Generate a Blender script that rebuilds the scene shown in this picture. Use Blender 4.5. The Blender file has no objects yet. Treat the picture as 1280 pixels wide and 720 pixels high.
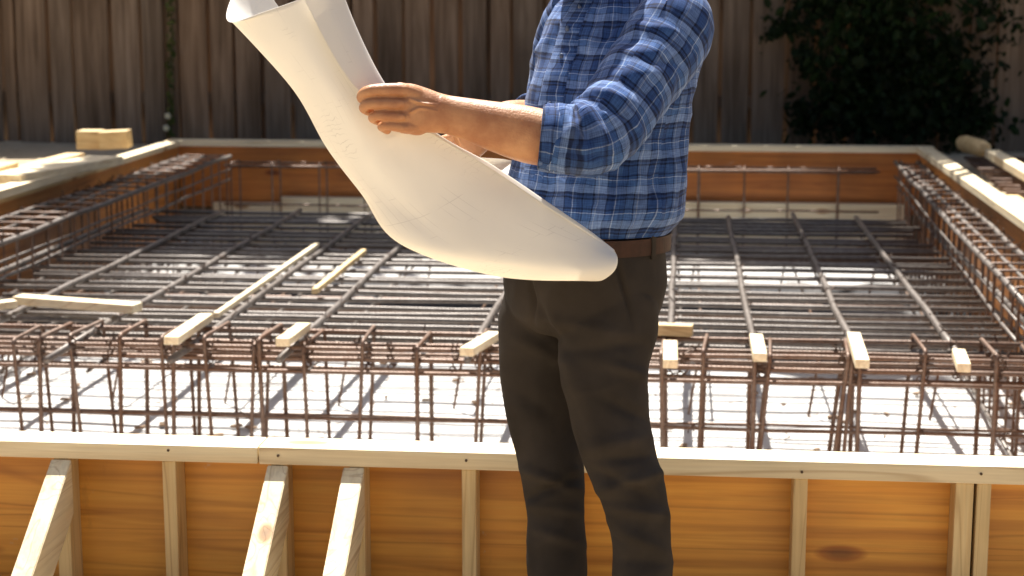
import bpy, bmesh, math, random
from mathutils import Vector, Matrix, noise, Euler
random.seed(11)
C = bpy.context.scene.collection
R = math.radians
def jit(a): return random.uniform(-a, a)
V = Vector
# ------------------------------------------------------------------ camera
FPX = 2150.0
PITCH = math.atan(380/FPX); YAW = math.atan(215*math.cos(PITCH)/FPX)
CAM = V((0, 0, 1.5))
ROT = Euler((math.pi/2-PITCH, 0, YAW), 'XYZ').to_matrix()
def ray(px, py): return ROT @ V(((px-640)/FPX, (360-py)/FPX, -1))
def at(px, py, d): return CAM + ray(px, py)*d                # point at lens distance d
def on_z(px, py, z):
    r = ray(px, py); return CAM + r*((z-CAM.z)/r.z)
def on_y(px, py, y):
    r = ray(px, py); return CAM + r*(y/r.y)
cd = bpy.data.cameras.new('camera'); cam = bpy.data.objects.new('camera', cd); C.objects.link(cam)
cam.location = CAM; cam.rotation_euler = (math.pi/2-PITCH, 0, YAW)
cd.sensor_width = 36; cd.lens = FPX/1280*36; cd.clip_end = 500; cd.clip_start = .05
cd.dof.use_dof = True; cd.dof.focus_distance = 3.5; cd.dof.aperture_fstop = 5.6
bpy.context.scene.camera = cam

# ------------------------------------------------------------------ object helpers
def tag(o, label=None, cat=None, group=None, kind=None):
    if label: o['label'] = label
    if cat: o['category'] = cat
    if group: o['group'] = group
    if kind: o['kind'] = kind
    return o
def mesh_obj(name, me, mat=None, parent=None):
    o = bpy.data.objects.new(name, me); C.objects.link(o)
    if mat: me.materials.append(mat)
    if parent: o.parent = parent
    return o
def link(name, verts, faces, mat=None, parent=None, smooth=True, uvs=None):
    me = bpy.data.meshes.new(name); me.from_pydata([tuple(v) for v in verts], [], faces)
    if uvs:
        l = me.uv_layers.new(name='UVMap')
        for lp in me.loops: l.data[lp.index].uv = uvs[lp.vertex_index]
    me.polygons.foreach_set('use_smooth', [smooth]*len(me.polygons)); me.update()
    return mesh_obj(name, me, mat, parent)
def root(name, loc=(0,0,0), label=None, cat=None, group=None):
    o = bpy.data.objects.new(name, None); C.objects.link(o); o.location = loc; o.empty_display_size = .2
    return tag(o, label, cat, group)
class MB:
    """collects shapes in one mesh; world coordinates, origin given at build"""
    def __init__(s): s.v = []; s.f = []; s.col = []
    def add(s, vs, fs):
        n = len(s.v); s.v += [V(v) for v in vs]; s.f += [tuple(i+n for i in f) for f in fs]
    def box(s, lo, hi, M=None, bev=.003):
        bm = bmesh.new(); bmesh.ops.create_cube(bm, size=1)
        c = (V(lo)+V(hi))/2; d = V(hi)-V(lo)
        for v in bm.verts: v.co = V((v.co.x*d.x, v.co.y*d.y, v.co.z*d.z))+c
        if bev: bmesh.ops.bevel(bm, geom=list(bm.edges), offset=bev, segments=2, affect='EDGES', profile=.6)
        if M: bmesh.ops.transform(bm, matrix=M, verts=bm.verts)
        bm.verts.index_update()
        s.add([v.co.copy() for v in bm.verts], [[v.index for v in f.verts] for f in bm.faces]); bm.free()
    def beam(s, a, b, w, h, up=V((0,0,1)), bev=.003):
        a = V(a); b = V(b); t = (b-a); L = t.length; t.normalize()
        sd = t.cross(up).normalized(); u = sd.cross(t)
        M = Matrix((sd, t, u)).transposed().to_4x4(); M.translation = a
        s.box((-w/2, 0, -h/2), (w/2, L, h/2), M, bev)
    def tube(s, pts, r, n=7, closed=False, cap=True):
        pts = [V(p) for p in pts]; m = len(pts); up = None; rings = []
        for i, p in enumerate(pts):
            if closed: t = (pts[(i+1)%m]-pts[i-1]).normalized()
            else: t = (pts[min(i+1,m-1)]-pts[max(i-1,0)]).normalized()
            if up is None:
                up = t.orthogonal().normalized()
            up = (up - t*up.dot(t)).normalized(); w = t.cross(up)
            rr = r[i] if isinstance(r, (list, tuple)) else r
            rings.append([p+(up*math.cos(2*math.pi*k/n)+w*math.sin(2*math.pi*k/n))*rr for k in range(n)])
        vs = [v for g in rings for v in g]; fs = []
        for i in range(m if closed else m-1):
            j = (i+1) % m
            for k in range(n): fs.append((i*n+k, i*n+(k+1)%n, j*n+(k+1)%n, j*n+k))
        if cap and not closed:
            fs.append(tuple(range(n))[::-1]); fs.append(tuple((m-1)*n+k for k in range(n)))
        s.add(vs, fs)
    def build(s, name, mat, parent=None, loc=None, smooth=False):
        o0 = V(loc) if loc is not None else V((0,0,0))
        pl = V(parent.location) if parent else V((0,0,0))
        if parent is not None and parent.parent: pl = pl + V(parent.parent.location)
        base = o0 if loc is not None else pl
        o = link(name, [v-base for v in s.v], s.f, mat, parent, smooth)
        if loc is not None: o.location = base-pl
        return o

# ------------------------------------------------------------------ materials
def mat(name):
    m = bpy.data.materials.new(name); m.use_nodes = True; nt = m.node_tree; nt.nodes.clear()
    out = nt.nodes.new('ShaderNodeOutputMaterial'); b = nt.nodes.new('ShaderNodeBsdfPrincipled')
    nt.links.new(b.outputs[0], out.inputs[0]); return m, nt, b, out
def N(nt, t, **kw):
    n = nt.nodes.new('ShaderNode'+t)
    for k, v in kw.items():
        if k in n.inputs.keys() if hasattr(n.inputs, 'keys') else False: n.inputs[k].default_value = v
        else: setattr(n, k, v)
    return n
def coords(nt, scale=(1,1,1), src='Object', rot=(0,0,0), loc=(0,0,0)):
    t = nt.nodes.new('ShaderNodeTexCoord'); mp = nt.nodes.new('ShaderNodeMapping')
    mp.inputs['Scale'].default_value = scale; mp.inputs['Rotation'].default_value = rot; mp.inputs['Location'].default_value = loc
    nt.links.new(t.outputs[src], mp.inputs[0]); return mp.outputs[0]
def tex(nt, vec, scale, detail=4, rough=.55, dist=0):
    n = nt.nodes.new('ShaderNodeTexNoise'); n.inputs['Scale'].default_value = scale
    n.inputs['Detail'].default_value = detail; n.inputs['Roughness'].default_value = rough; n.inputs['Distortion'].default_value = dist
    nt.links.new(vec, n.inputs['Vector']); return n.outputs['Fac']
def ramp(nt, fac, stops, interp='LINEAR'):
    r = nt.nodes.new('ShaderNodeValToRGB'); r.color_ramp.interpolation = interp
    e = r.color_ramp.elements
    while len(e) < len(stops): e.new(.5)
    for el, (p, c) in zip(e, stops):
        el.position = p; el.color = (*c, 1) if len(c) == 3 else c
    nt.links.new(fac, r.inputs[0]); return r.outputs[0]
def mix(nt, a, b, fac, mode='MIX'):
    m = nt.nodes.new('ShaderNodeMix'); m.data_type = 'RGBA'; m.blend_type = mode
    for s, v in ((m.inputs[0], fac), (m.inputs[6], a), (m.inputs[7], b)):
        if isinstance(v, (int, float)): s.default_value = v
        elif isinstance(v, tuple): s.default_value = (*v, 1)
        else: nt.links.new(v, s)
    return m.outputs[2]
def bump(nt, b, h, strength=.3, dist=.003):
    n = nt.nodes.new('ShaderNodeBump'); n.inputs['Strength'].default_value = strength; n.inputs['Distance'].default_value = dist
    nt.links.new(h, n.inputs['Height']); nt.links.new(n.outputs[0], b.inputs['Normal'])
def rnd(nt):
    return nt.nodes.new('ShaderNodeObjectInfo').outputs['Random']

def wood(name, light, mid, dark, axis='X', fine=90, knots=True, rough=.65, vary=.25):
    """grain runs along axis"""
    m, nt, b, o = mat(name)
    st = {'X': (.035, 1, 1), 'Y': (1, .035, 1), 'Z': (1, 1, .035)}[axis]
    off = nt.nodes.new('ShaderNodeVectorMath'); off.operation = 'ADD'
    sc = nt.nodes.new('ShaderNodeVectorMath'); sc.operation = 'SCALE'; sc.inputs[0].default_value = (7.3, 3.1, 5.7)
    nt.links.new(rnd(nt), sc.inputs['Scale']); nt.links.new(coords(nt), off.inputs[0]); nt.links.new(sc.outputs[0], off.inputs[1])
    mp = nt.nodes.new('ShaderNodeMapping'); mp.inputs['Scale'].default_value = st; nt.links.new(off.outputs[0], mp.inputs[0])
    g1 = tex(nt, mp.outputs[0], fine, 5, .6, .4); g2 = tex(nt, mp.outputs[0], 14, 3, .5, 1.2)
    c1 = ramp(nt, g2, [(.3, dark), (.46, mid), (.52, light), (.6, mid), (.75, light)])
    c2 = ramp(nt, g1, [(.3, tuple(x*.72 for x in mid)), (.6, light)])
    c = mix(nt, c1, c2, .45)
    vn1 = tex(nt, mp.outputs[0], 5.5 if axis == 'X' else 9, 2, .5, .8)
    vr = ramp(nt, vn1, [(.36, (1,1,1)), (.372, (.50,.36,.24)), (.385, (1,1,1)), (.452, (1,1,1)), (.46, (.62,.48,.36)), (.468, (1,1,1)), (.535, (1,1,1)), (.545, (.55,.42,.30)), (.56, (1,1,1)), (.62, (1,1,1)), (.63, (.6,.46,.34)), (.65, (1,1,1))])
    c = mix(nt, c, vr, .55, 'MULTIPLY')
    if name.startswith('plywood'):
        sp_ = tex(nt, coords(nt, (1, 1, 1)), 11, 6, .75, .3); c = mix(nt, c, (.55, .47, .36), ramp(nt, sp_, [(.66, (0,0,0)), (.72, (.5,.5,.5))]))
        c = mix(nt, c, (.16, .07, .03), ramp(nt, tex(nt, coords(nt, (1, 1, .5), loc=(3, 1, 2)), 5, 5, .7), [(.66, (0,0,0)), (.75, (.35,.35,.35))]))
    if knots:
        mk = nt.nodes.new('ShaderNodeMapping'); mk.inputs['Scale'].default_value = tuple(1 if s == 1 else .35 for s in st)
        nt.links.new(off.outputs[0], mk.inputs[0])
        v = nt.nodes.new('ShaderNodeTexVoronoi'); v.inputs['Scale'].default_value = 5.5; nt.links.new(mk.outputs[0], v.inputs['Vector'])
        k = ramp(nt, v.outputs['Distance'], [(.04, (.20, .09, .04)), (.09, (.50, .30, .15)), (.13, (1, 1, 1))])
        c = mix(nt, c, k, .8, 'MULTIPLY')
    big = tex(nt, coords(nt), 2.3, 3)
    c = mix(nt, c, ramp(nt, big, [(.35, (1-vary,)*3), (.65, (1, 1, 1))]), 1, 'MULTIPLY')
    nt.links.new(c, b.inputs['Base Color']); b.inputs['Roughness'].default_value = rough
    bump(nt, b, g1, .35, .002); return m
PINE = (.84, .63, .32), (.78, .54, .25), (.62, .39, .16)
pine = {a: wood('pine_'+a, *PINE, axis=a) for a in 'XYZ'}
PALE = (.90, .77, .52), (.86, .70, .44), (.74, .55, .31)
pale = {a: wood('pale_pine_'+a, *PALE, axis=a, vary=.15) for a in 'XYZ'}
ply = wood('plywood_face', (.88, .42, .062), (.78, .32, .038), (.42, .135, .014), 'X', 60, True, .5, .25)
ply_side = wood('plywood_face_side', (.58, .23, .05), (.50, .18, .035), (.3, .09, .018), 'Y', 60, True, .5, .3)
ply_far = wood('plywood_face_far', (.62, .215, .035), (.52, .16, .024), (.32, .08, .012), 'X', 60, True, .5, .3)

def fence_mat():
    m, nt, b, o = mat('weathered_fence_wood')
    g = tex(nt, coords(nt, (1, 1, .05)), 26, 4, .55, .5); big = tex(nt, coords(nt, (1.2, 1, .35)), 3, 4)
    at_ = nt.nodes.new('ShaderNodeAttribute'); at_.attribute_name = 'tint'
    c = ramp(nt, g, [(.3, (.14, .100, .070)), (.7, (.285, .22, .168))])
    c = mix(nt, c, ramp(nt, big, [(.3, (.55, .5, .45)), (.7, (1.1, 1.05, 1))]), .8, 'MULTIPLY')
    c = mix(nt, c, at_.outputs['Color'], 1, 'MULTIPLY')
    nt.links.new(c, b.inputs['Base Color']); b.inputs['Roughness'].default_value = .85; b.inputs['Specular IOR Level'].default_value = .2; bump(nt, b, g, .5, .004); return m
fence_m = fence_mat()

def rebar_mat():
    m, nt, b, o = mat('rusty_steel')
    n1 = tex(nt, coords(nt), 35, 5, .7); n2 = tex(nt, coords(nt), 4, 3)
    c = ramp(nt, n1, [(.3, (.07, .032, .016)), (.5, (.15, .075, .040)), (.72, (.26, .19, .14))])
    c = mix(nt, c, ramp(nt, n2, [(.4, (.13, .065, .035)), (.6, (.22, .18, .15))]), .4)
    nt.links.new(c, b.inputs['Base Color']); b.inputs['Roughness'].default_value = .5; b.inputs['Metallic'].default_value = .25
    w = nt.nodes.new('ShaderNodeTexWave'); w.bands_direction = 'DIAGONAL'; w.inputs['Scale'].default_value = 38; w.inputs['Distortion'].default_value = 1
    nt.links.new(coords(nt), w.inputs['Vector'])
    bump(nt, b, w.outputs['Fac'], .3, .0012); return m
steel = rebar_mat()
sunlit_steel = steel.copy(); sunlit_steel.name = 'steel_sunlit_tone'  # greyer copy of the rusty steel, sunlit look put into its colour
_r = [n for n in sunlit_steel.node_tree.nodes if n.type == 'VALTORGB']
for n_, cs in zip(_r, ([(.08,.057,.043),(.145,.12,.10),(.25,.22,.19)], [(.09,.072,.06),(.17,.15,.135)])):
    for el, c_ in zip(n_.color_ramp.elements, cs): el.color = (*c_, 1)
def flat(name, col, rough=.6, metal=0, nscale=40, var=.25, bd=.001):
    m, nt, b, o = mat(name); n = tex(nt, coords(nt), nscale, 4)
    c = ramp(nt, n, [(.3, tuple(x*(1-var) for x in col)), (.7, tuple(min(1, x*(1+var*.6)) for x in col))])
    nt.links.new(c, b.inputs['Base Color']); b.inputs['Roughness'].default_value = rough; b.inputs['Metallic'].default_value = metal
    bump(nt, b, n, .3, bd); return m
wire_m = flat('tie_wire_metal', (.09, .05, .03), .6, .3)
def concrete_mat():
    m, nt, b, o = mat('pale_blinding_concrete')
    n = tex(nt, coords(nt), 3, 6, .6); f = tex(nt, coords(nt), 60, 4, .7)
    c = ramp(nt, n, [(.35, (.46, .45, .43)), (.6, (.58, .57, .555))])
    c = mix(nt, c, ramp(nt, f, [(.35, (.85, .84, .82)), (.6, (1, 1, 1))]), .6, 'MULTIPLY')
    nt.links.new(c, b.inputs['Base Color']); b.inputs['Roughness'].default_value = .85; bump(nt, b, f, .5, .01); return m
conc = concrete_mat()
def grit_mat():
    m, nt, b, o = mat('dark_base_course')
    n = tex(nt, coords(nt), 1.2, 5, .6); f = tex(nt, coords(nt), 70, 5, .7)
    c = ramp(nt, n, [(.4, (.035, .036, .042)), (.55, (.075, .072, .072)), (.68, (.26, .25, .24))])  # dark mottled tone, paler in random patches
    c = mix(nt, c, ramp(nt, f, [(.35, (.5, .5, .5)), (.6, (1.2, 1.2, 1.2))]), .8, 'MULTIPLY')
    nt.links.new(c, b.inputs['Base Color']); b.inputs['Roughness'].default_value = .9; bump(nt, b, f, .8, .02); return m
grit = grit_mat()
def soil_mat():
    m, nt, b, o = mat('dry_soil')
    n = tex(nt, coords(nt), .9, 6, .65); f = tex(nt, coords(nt), 25, 6, .75)
    c = ramp(nt, n, [(.3, (.46, .36, .23)), (.7, (.62, .51, .36))])
    c = mix(nt, c, ramp(nt, f, [(.3, (.6, .58, .55)), (.65, (1, 1, 1))]), .8, 'MULTIPLY')
    nt.links.new(c, b.inputs['Base Color']); b.inputs['Roughness'].default_value = .95; bump(nt, b, f, .7, .03); return m
soil = soil_mat()
def leaf_mat(name, a, c_):
    m, nt, b, o = mat(name)
    at_ = nt.nodes.new('ShaderNodeAttribute'); at_.attribute_name = 'tint'
    n = tex(nt, coords(nt), 2.2, 3)
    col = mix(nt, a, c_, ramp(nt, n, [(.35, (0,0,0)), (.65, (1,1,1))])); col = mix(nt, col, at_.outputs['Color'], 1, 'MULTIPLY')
    nt.links.new(col, b.inputs['Base Color']); b.inputs['Roughness'].default_value = .6; b.inputs['Specular IOR Level'].default_value = .2
    tr = nt.nodes.new('ShaderNodeBsdfTranslucent'); nt.links.new(col, tr.inputs[0])
    ms = nt.nodes.new('ShaderNodeMixShader'); ms.inputs[0].default_value = .25
    nt.links.new(b.outputs[0], ms.inputs[1]); nt.links.new(tr.outputs[0], ms.inputs[2]); nt.links.new(ms.outputs[0], o.inputs[0]); return m
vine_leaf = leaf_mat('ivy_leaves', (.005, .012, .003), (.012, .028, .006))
tree_leaf = leaf_mat('tree_leaves', (.035, .07, .018), (.07, .12, .03))
bark = flat('bark', (.12, .085, .06), .9, 0, 20, .4, .01)
def paper_mat():
    m, nt, b, o = mat('drafting_paper')
    uv = coords(nt, (1, 1, 1), 'UV')
    # faint pencil drawing: thin lines of a plan, broken up by noise
    br = nt.nodes.new('ShaderNodeTexBrick'); br.inputs['Scale'].default_value = 9; br.inputs['Mortar Size'].default_value = .006
    br.inputs['Mortar Smooth'].default_value = .3; br.offset = .37; br.squash = 1.6; br.inputs['Color1'].default_value = br.inputs['Color2'].default_value = (0, 0, 0, 1); br.inputs['Mortar'].default_value = (1, 1, 1, 1)
    nt.links.new(uv, br.inputs['Vector'])
    nz = tex(nt, uv, 7, 3); mk = ramp(nt, nz, [(.52, (0,0,0)), (.62, (1,1,1))])
    w = nt.nodes.new('ShaderNodeTexWave'); w.inputs['Scale'].default_value = 26; w.inputs['Distortion'].default_value = 9; w.inputs['Detail'].default_value = 3
    nt.links.new(uv, w.inputs['Vector'])
    wl = ramp(nt, w.outputs['Fac'], [(.0, (1,1,1)), (.05, (0,0,0))]); mk2 = ramp(nt, tex(nt, uv, 5, 2), [(.60, (0,0,0)), (.66, (1,1,1))])
    l1 = mix(nt, br.outputs['Color'], mk, 1, 'MULTIPLY'); l2 = mix(nt, wl, mk2, 1, 'MULTIPLY')
    lines = mix(nt, l1, l2, 1, 'LIGHTEN')
    base = mix(nt, (.90, .88, .84), (.88, .85, .78), tex(nt, uv, 3, 3))
    sc = nt.nodes.new('ShaderNodeMath'); sc.operation = 'MULTIPLY'; sc.inputs[1].default_value = .26
    nt.links.new(lines, sc.inputs[0])
    c = mix(nt, base, (.25, .22, .2), sc.outputs[0])
    nt.links.new(c, b.inputs['Base Color']); b.inputs['Roughness'].default_value = .7
    tr = nt.nodes.new('ShaderNodeBsdfTranslucent'); nt.links.new(mix(nt, c, (1, .95, .86), 1, 'MULTIPLY'), tr.inputs[0])
    ms = nt.nodes.new('ShaderNodeMixShader'); ms.inputs[0].default_value = .27
    nt.links.new(b.outputs[0], ms.inputs[1]); nt.links.new(tr.outputs[0], ms.inputs[2]); nt.links.new(ms.outputs[0], o.inputs[0])
    return m
paper_m = paper_mat()
def skin_mat():
    m, nt, b, o = mat('skin')
    n = tex(nt, coords(nt), 18, 4); f = tex(nt, coords(nt), 260, 3)
    c = ramp(nt, n, [(.35, (.38, .155, .066)), (.65, (.54, .27, .125))])
    nt.links.new(c, b.inputs['Base Color']); b.inputs['Roughness'].default_value = .45
    b.inputs['Subsurface Weight'].default_value = .12; b.inputs['Subsurface Radius'].default_value = (.02, .008, .004); b.inputs['Subsurface Scale'].default_value = .5
    f2 = tex(nt, coords(nt), 70, 5, .7); bump(nt, b, mix(nt, f, f2, .5), .8, .0022); return m
skin = skin_mat()
def plaid_mat():
    m, nt, b, o = mat('blue_plaid_flannel')
    t = nt.nodes.new('ShaderNodeTexCoord'); sp = nt.nodes.new('ShaderNodeSeparateXYZ')
    # tiny wobble so threads are not ruler straight
    nz = nt.nodes.new('ShaderNodeTexNoise'); nz.inputs['Scale'].default_value = 18; nz.inputs['Detail'].default_value = 3; nt.links.new(t.outputs['UV'], nz.inputs['Vector'])
    sb = nt.nodes.new('ShaderNodeVectorMath'); sb.operation = 'SUBTRACT'; sb.inputs[1].default_value = (.5,.5,.5); nt.links.new(nz.outputs['Color'], sb.inputs[0])
    sc = nt.nodes.new('ShaderNodeVectorMath'); sc.operation = 'SCALE'; sc.inputs['Scale'].default_value = .014; nt.links.new(sb.outputs[0], sc.inputs[0])
    ad = nt.nodes.new('ShaderNodeVectorMath'); ad.operation = 'ADD'; nt.links.new(t.outputs['UV'], ad.inputs[0]); nt.links.new(sc.outputs[0], ad.inputs[1])
    nt.links.new(ad.outputs[0], sp.inputs[0])
    def fr(sock, period, off=0):
        d = nt.nodes.new('ShaderNodeMath'); d.operation = 'MULTIPLY_ADD'; d.inputs[1].default_value = 1/period; d.inputs[2].default_value = off; nt.links.new(sock, d.inputs[0])
        f = nt.nodes.new('ShaderNodeMath'); f.operation = 'FRACT'; nt.links.new(d.outputs[0], f.inputs[0]); return f.outputs[0]
    nv = (.006, .011, .036); bl = (.018, .050, .165); lt = (.135, .21, .41); wh = (.34, .41, .56); md = (.042, .10, .27)
    def stripes(sock, period, lay):
        st = []
        for p0, p1, c in lay: st += [(p0+.006, c), (p1-.006, c)]
        return ramp(nt, fr(sock, period), st[:30])
    warp = stripes(sp.outputs['X'], .086, [(0,.10,md),(.10,.125,wh),(.125,.30,bl),(.30,.335,nv),(.335,.54,lt),(.54,.56,wh),(.56,.62,lt),(.62,.655,nv),(.655,.85,md),(.85,.88,nv),(.88,1,bl)])
    weft = stripes(sp.outputs['Y'], .070, [(0,.14,bl),(.14,.20,nv),(.20,.26,md),(.26,.33,nv),(.33,.55,lt),(.55,.57,nv),(.57,.74,md),(.74,.76,wh),(.76,.84,bl),(.84,.87,nv),(.87,1,bl)])
    c = mix(nt, warp, weft, .55)
    # dark weft bands cut right across
    f2 = fr(sp.outputs['Y'], .070)
    dk = ramp(nt, f2, [(.14, (1,1,1)), (.155, (.42,.45,.55)), (.325, (.42,.45,.55)), (.34, (1,1,1)), (.84, (1,1,1)), (.85, (.5,.52,.6)), (.895, (.5,.52,.6)), (.905, (1,1,1))])
    c = mix(nt, c, dk, .85, 'MULTIPLY')
    # broken yarn in both directions
    mx = nt.nodes.new('ShaderNodeMapping'); mx.inputs['Scale'].default_value = (30, 600, 1); nt.links.new(t.outputs['UV'], mx.inputs[0])
    my = nt.nodes.new('ShaderNodeMapping'); my.inputs['Scale'].default_value = (600, 30, 1); nt.links.new(t.outputs['UV'], my.inputs[0])
    y1 = tex(nt, mx.outputs[0], 1, 2); y2 = tex(nt, my.outputs[0], 1, 2)
    ym = mix(nt, y1, y2, .5)
    c = mix(nt, c, ramp(nt, ym, [(.38, (.55, .55, .6)), (.5, (1,1,1)), (.64, (1.5, 1.5, 1.4))]), .9, 'MULTIPLY')
    nt.links.new(c, b.inputs['Base Color']); b.inputs['Roughness'].default_value = .8
    b.inputs['Sheen Weight'].default_value = .08; b.inputs['Sheen Roughness'].default_value = .4; b.inputs['Specular IOR Level'].default_value = .2
    bump(nt, b, ym, .35, .0012)
    tr = nt.nodes.new('ShaderNodeBsdfTranslucent'); nt.links.new(c, tr.inputs[0])
    ms = nt.nodes.new('ShaderNodeMixShader'); ms.inputs[0].default_value = .06
    nt.links.new(b.outputs[0], ms.inputs[1]); nt.links.new(tr.outputs[0], ms.inputs[2]); nt.links.new(ms.outputs[0], o.inputs[0])
    return m
plaid = plaid_mat()
def trouser_mat():
    m, nt, b, o = mat('dark_brown_twill')
    n = tex(nt, coords(nt), 9, 4); w = nt.nodes.new('ShaderNodeTexWave'); w.bands_direction = 'DIAGONAL'; w.inputs['Scale'].default_value = 260; nt.links.new(coords(nt), w.inputs['Vector'])
    c = ramp(nt, n, [(.3, (.030, .024, .019)), (.7, (.050, .040, .032))])
    nt.links.new(c, b.inputs['Base Color']); b.inputs['Roughness'].default_value = .8
    b.inputs['Sheen Weight'].default_value = 0; b.inputs['Specular IOR Level'].default_value = .12
    bump(nt, b, w.outputs['Fac'], .3, .0008); return m
twill = trouser_mat()
leather = flat('brown_leather', (.040, .015, .008), .55, 0, 60, .3)
leather.node_tree.nodes['Principled BSDF'].inputs['Specular IOR Level'].default_value = .25
shoe_m = flat('dark_shoe_leather', (.05, .032, .022), .4, 0, 50, .3)
brass = flat('dull_brass', (.45, .32, .15), .35, 1, 50, .1)
hair_m = flat('dark_hair', (.045, .028, .018), .55, 0, 90, .4, .004)
eye_m = flat('eye_white', (.75, .72, .68), .2, 0, 5, .05)
button_m = flat('pearl_button', (.03, .05, .11), .4, 0, 50, .1)

# ------------------------------------------------------------------ setting geometry
Y0 = on_z(640, 568, .42).y          # front of the near form
TOP = .42
XL, XR, YF = -3.50, 1.60, 11.75     # inner faces of the other forms
PIT = -.29
def sheet(name, zf, xs, ys, m, kind='structure'):
    vs = [(x, y, zf(x, y)) for y in ys for x in xs]; n = len(xs)
    fs = [(j*n+i, j*n+i+1, (j+1)*n+i+1, (j+1)*n+i) for j in range(len(ys)-1) for i in range(n-1)]
    return tag(link(name, vs, fs, m), kind=kind)
def frange(a, b, s):
    n = max(1, round((b-a)/s)); return [a+(b-a)*i/n for i in range(n+1)]
xs = [-80, -40, -15, -8]+frange(-6, XL-.12, .3)+[XL-.10]+frange(XL-.09, XR+.09, .5)+[XR+.10]+frange(XR+.13, 5, .3)+[8, 15, 40, 80]
ys = [-60, -20, -6]+frange(-3, Y0+.06, .3)+[Y0+.09]+frange(Y0+.10, YF+.09, .5)+[YF+.12]+frange(YF+.2, 14, .3)+[18, 30, 60, 150]
def gz(x, y):
    nz = .02*noise.noise(V((x*1.3, y*1.3, 0)))+.012*noise.noise(V((x*6, y*6, 3)))
    if y < Y0+.095: return nz*.7
    if XL-.095 < x < XR+.095 and y < YF+.105: return PIT-.03
    return .30+nz
sheet('ground', gz, xs, ys, soil)
def sz(x, y): return PIT+.012*noise.noise(V((x*2, y*2, 0)))
sheet('concrete_pad_and_added_strip', sz, frange(XL-.05, XR+.05, .15), frange(Y0+.14, 8.25, .15), conc)
sheet('gravel_bed', lambda x, y: PIT+.012+.02*noise.noise(V((x*5, y*5, 7))), frange(XL-.05, XR+.05, .1), frange(8.15, 10.35, .1), grit)
sheet('concrete_pad_and_added_strip', sz, frange(XL-.05, XR+.05, .15), frange(10.3, YF+.05, .15), conc)  # pale far strip, added to bounce sunlight onto the far form wall

# ------------------------------------------------------------------ near formwork
def X_at(px, py, y): return on_y(px, py, y).x
fw = root('formwork_wall', (-.9, Y0+.06, 0), 'long pale plywood form wall with studs and slanting braces, closest to the viewer', 'formwork', None)
m = MB()
xa, xb = XL-.25, XR+.35
jx = X_at(322, 550, Y0)
m.box((xa, Y0, TOP-.040), (jx-.0015, Y0+.098, TOP)); 
m.build('top_plank', pale['X'], fw)
m = MB(); m.box((jx+.0015, Y0+.001, TOP-.041), (xb, Y0+.098, TOP+.001)); m.build('top_plank', pale['X'], fw)
YS = Y0+.007      # stud faces
YP = YS+.078      # panel face
jp = X_at(1220, 650, YS)
m = MB(); m.box((xa, YP, -.02), (jp-.001, YP+.018, TOP-.041), bev=.001); m.build('plywood_sheet', ply, fw)
m = MB(); m.box((jp+.001, YP, -.02), (xb, YP+.018, TOP-.041), bev=.001); m.build('plywood_sheet', ply, fw)
for i, (l, r_) in enumerate([(-70, -50), (68, 85), (203, 220), (339, 357), (437, 455), (577, 595), (700, 718), (992, 1010), (1195, 1218), (1222, 1240), (1400, 1420)]):
    a = X_at(l, 600, YS); b = X_at(r_, 600, YS)
    m = MB(); m.box((a, YS, -.05), (b, YP-.001, TOP-.0415), bev=.003); m.build('stud', pine['Z'], fw)
for px in (211, 348, 586, 1001, 1231):      # nail heads along the plank edge
    for dx in (jit(.01), ):
        q = V((X_at(px, 572, Y0)+dx+jit(.003), Y0, TOP-.02+jit(.009))); m = MB(); m.tube([q+V((0,.001,0)), q-V((0,.0022,0))], .0032, 10); m.build('nail', wire_m, fw)
# braces: lean from the studs towards the viewer
for px, py in ((76, 565), (347, 575), (442, 583)):
    top = V((X_at(px, py+12, Y0), YS-.003, TOP-.0425)); w = .050; sl = 35
    dv = V((0, -math.cos(R(sl)), -math.sin(R(sl)))); nv_ = V((0, -math.sin(R(sl)), math.cos(R(sl)))); h = .110
    Lg = (top.z+.02)/math.sin(R(sl))
    a0 = top; a1 = top+dv*Lg; pts = []
    # top end cut plumb against the stud
    b0 = V((top.x, YS-.003, top.z-h/math.cos(R(sl)))); b1 = a1-nv_*h
    for sx in (-w/2, w/2): pts += [p+V((sx, 0, 0)) for p in (a0, a1, b1, b0)]
    bm = bmesh.new(); vv = [bm.verts.new(p) for p in pts]
    for f in ((0,1,2,3), (7,6,5,4), (0,4,5,1), (1,5,6,2), (2,6,7,3), (3,7,4,0)): bm.faces.new([vv[k] for k in f])
    bmesh.ops.recalc_face_normals(bm, faces=bm.faces)
    bmesh.ops.bevel(bm, geom=list(bm.edges), offset=.002, segments=2, affect='EDGES'); bm.verts.index_update()
    m = MB(); m.add([v.co.copy() for v in bm.verts], [[v.index for v in f.verts] for f in bm.faces]); bm.free()
    m.build('brace', pale['Y'], fw)

# ------------------------------------------------------------------ far and side formwork
fb = root('formwork_wall', (-.9, YF+.05, 0), 'far plywood form wall in front of the fence', 'formwork')
m = MB(); m.box((XL-.09, YF-.035, TOP-.035), (XL+1.6, YF+.11, TOP+.004)); m.build('top_plank', pale['X'], fb)
m = MB(); m.box((XL+1.604, YF-.035, TOP-.037), (XR+.09, YF+.11, TOP+.001)); m.build('top_plank', pale['X'], fb)
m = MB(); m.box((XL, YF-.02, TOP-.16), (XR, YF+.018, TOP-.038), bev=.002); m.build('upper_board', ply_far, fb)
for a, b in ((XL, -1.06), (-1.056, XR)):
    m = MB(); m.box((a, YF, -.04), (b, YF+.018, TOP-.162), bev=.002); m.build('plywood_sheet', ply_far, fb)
kt = V(on_y(440, 251, YF-.03)).z
m = MB(); m.box((XL+.25, YF-.06, PIT), (on_y(352, 260, YF-.03).x, YF-.002, kt-.02)); m.build('kicker_board', pale['X'], fb)
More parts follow.
